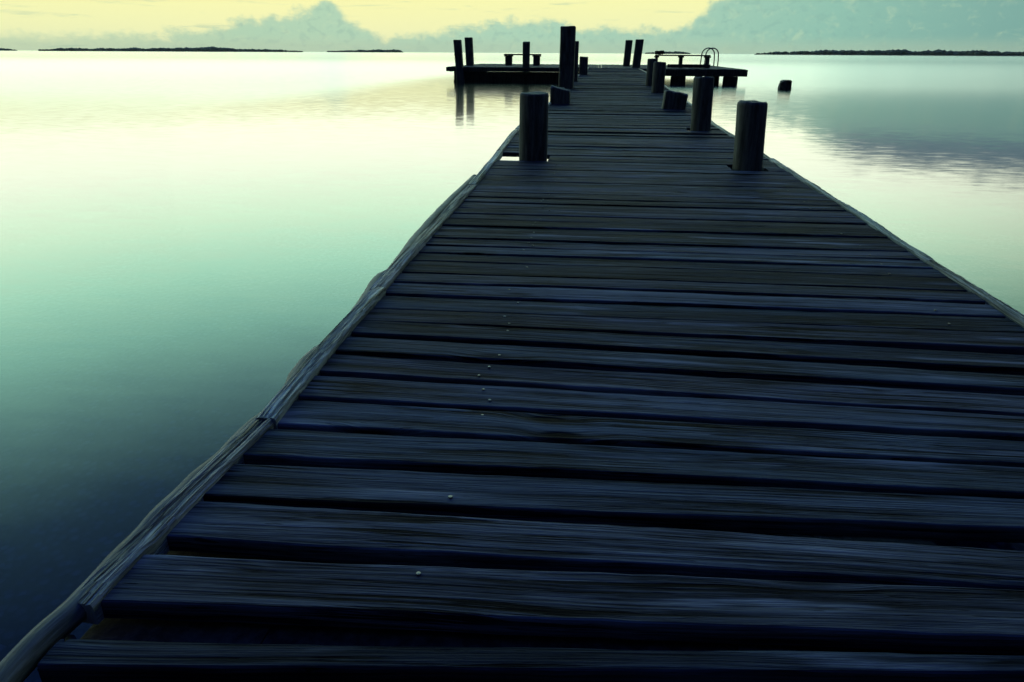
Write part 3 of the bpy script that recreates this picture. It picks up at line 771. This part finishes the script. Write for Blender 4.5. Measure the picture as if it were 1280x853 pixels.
# the dark lump lying on the bench's left end: a bundle of line
mb = MB(); q = atY(824.5, 67, 36.6)
pth = []
for i in range(150):
    a = i*.42; rr = .12+.05*math.sin(i*.31)+.03*n3(i*.3, 2, 0)
    pth.append(Vector((rr*1.25*math.cos(a), rr*.8*math.sin(a), .03+.13*(i/150)+.03*n3(i*.21, 0, 5))))
sweep(mb, pth, [(.028*math.cos(2*PI*k/7), .028*math.sin(2*PI*k/7)) for k in range(7)], (.5, .5, .5), 1)
tag(link('rope_bundle', mb.mesh('rope_bundle'), M_UNDER, None, (q.x, 36.6, zt), smooth=True), 'small dark lumpy bundle lying on the left end of the longer bench', 'bundle')

# ------------------------------------------------------------------ swimming ladder at the far right side of the platform
lad = empty('swim_ladder', (0, 0, 0)); tag(lad, 'swimming ladder with two hooped metal handrails behind the right bench', 'ladder')
YL = 42.0
la = atY(884, 82, YL); lad.location = (la.x, YL, ZT)
def hoop(dx, dy):
    mb = MB(); wd = .34; hgt = atY(886, 60.3, YL).z-ZT; pts = []
    pts += [Vector((-wd-.03, 0, 0)), Vector((-wd-.01, 0, hgt*.4)), Vector((-wd, 0, hgt-wd))]
    for i in range(1, 14): a = PI-PI*i/14; pts.append(Vector((wd*math.cos(a), 0, hgt-wd+wd*math.sin(a))))
    pts += [Vector((wd, 0, hgt-wd)), Vector((wd+.02, 0, hgt*.4)), Vector((wd+.03, 0, -.3)), Vector((wd+.03, 0, -1.35))]
    # swept by hand so that the tube turns over the top
    rings = []
    for i, p in enumerate(pts):
        tn = (pts[min(i+1, len(pts)-1)]-pts[max(i-1, 0)]).normalized(); n_ = Vector((0, 1, 0)); b3 = tn.cross(n_)
        rings.append([mb.add(p+n_*(.032*math.cos(2*PI*k/10))+b3*(.032*math.sin(2*PI*k/10))+Vector((dx, dy, 0))) for k in range(10)])
    for r0, r1 in zip(rings, rings[1:]):
        for k in range(10): mb.face((r0[k], r1[k], r1[(k+1) % 10], r0[(k+1) % 10]))
    mb.face(rings[0]); mb.face(rings[-1][::-1])
    return link('handrail', mb.mesh('handrail'), M_TUBE, lad, smooth=True)
hoop(-.05, -.25); hoop(.24, .25)
for z in (-.35, -.65, -.95):
    mb = MB(); mb.box(.36, .50, -.24, .24, z-.02, z+.02, bev=.005, ang=-.5); link('tread', mb.mesh('tread'), M_TUBE, lad)

# ------------------------------------------------------------------ the rock in the water
bm = bmesh.new(); bmesh.ops.create_cube(bm, size=1); bmesh.ops.bevel(bm, geom=list(bm.edges), offset=.1, segments=2, affect='EDGES')
bmesh.ops.subdivide_edges(bm, edges=bm.edges[:], cuts=2, use_grid_fill=True)
YK = 30.6
ra, rbk = atY(974, 110, YK), atY(987.5, 110, YK); rt = atY(980, 100.5, YK).z; hwk = (rbk.x-ra.x)/2
for v in bm.verts:
    c = v.co; k = 1+.22*n3(c.x*2.1+4, c.y*2.1, c.z*2.1)+.06*n3(c.x*7, c.y*7, c.z*7)
    x, y, z = c.x*2*hwk*k, c.y*2*hwk*k*.9, c.z*k
    zz = rt*(z+.5) if z > -.1 else rt*.4+(z+.1)*1.9
    if c.z > .2 and c.x < -.2: zz -= .05
    v.co = (x*(1.0 if c.z > 0 else 1.06), y, zz)
me = bpy.data.meshes.new('rock'); bm.to_mesh(me); bm.free()
tag(link('rock', me, M_ROCK, None, ((ra.x+rbk.x)/2, YK, 0)), 'small dark angular rock standing alone in the water right of the pier', 'rock')

# ------------------------------------------------------------------ render settings
sc.render.engine = 'CYCLES'
sc.view_settings.view_transform = 'Standard'; sc.view_settings.look = 'None'; sc.view_settings.exposure = 0; sc.view_settings.gamma = 1
sc.cycles.max_bounces = 6; sc.cycles.transparent_max_bounces = 8; sc.cycles.caustics_reflective = False
try: sc.cycles.use_denoising = True
except Exception: pass
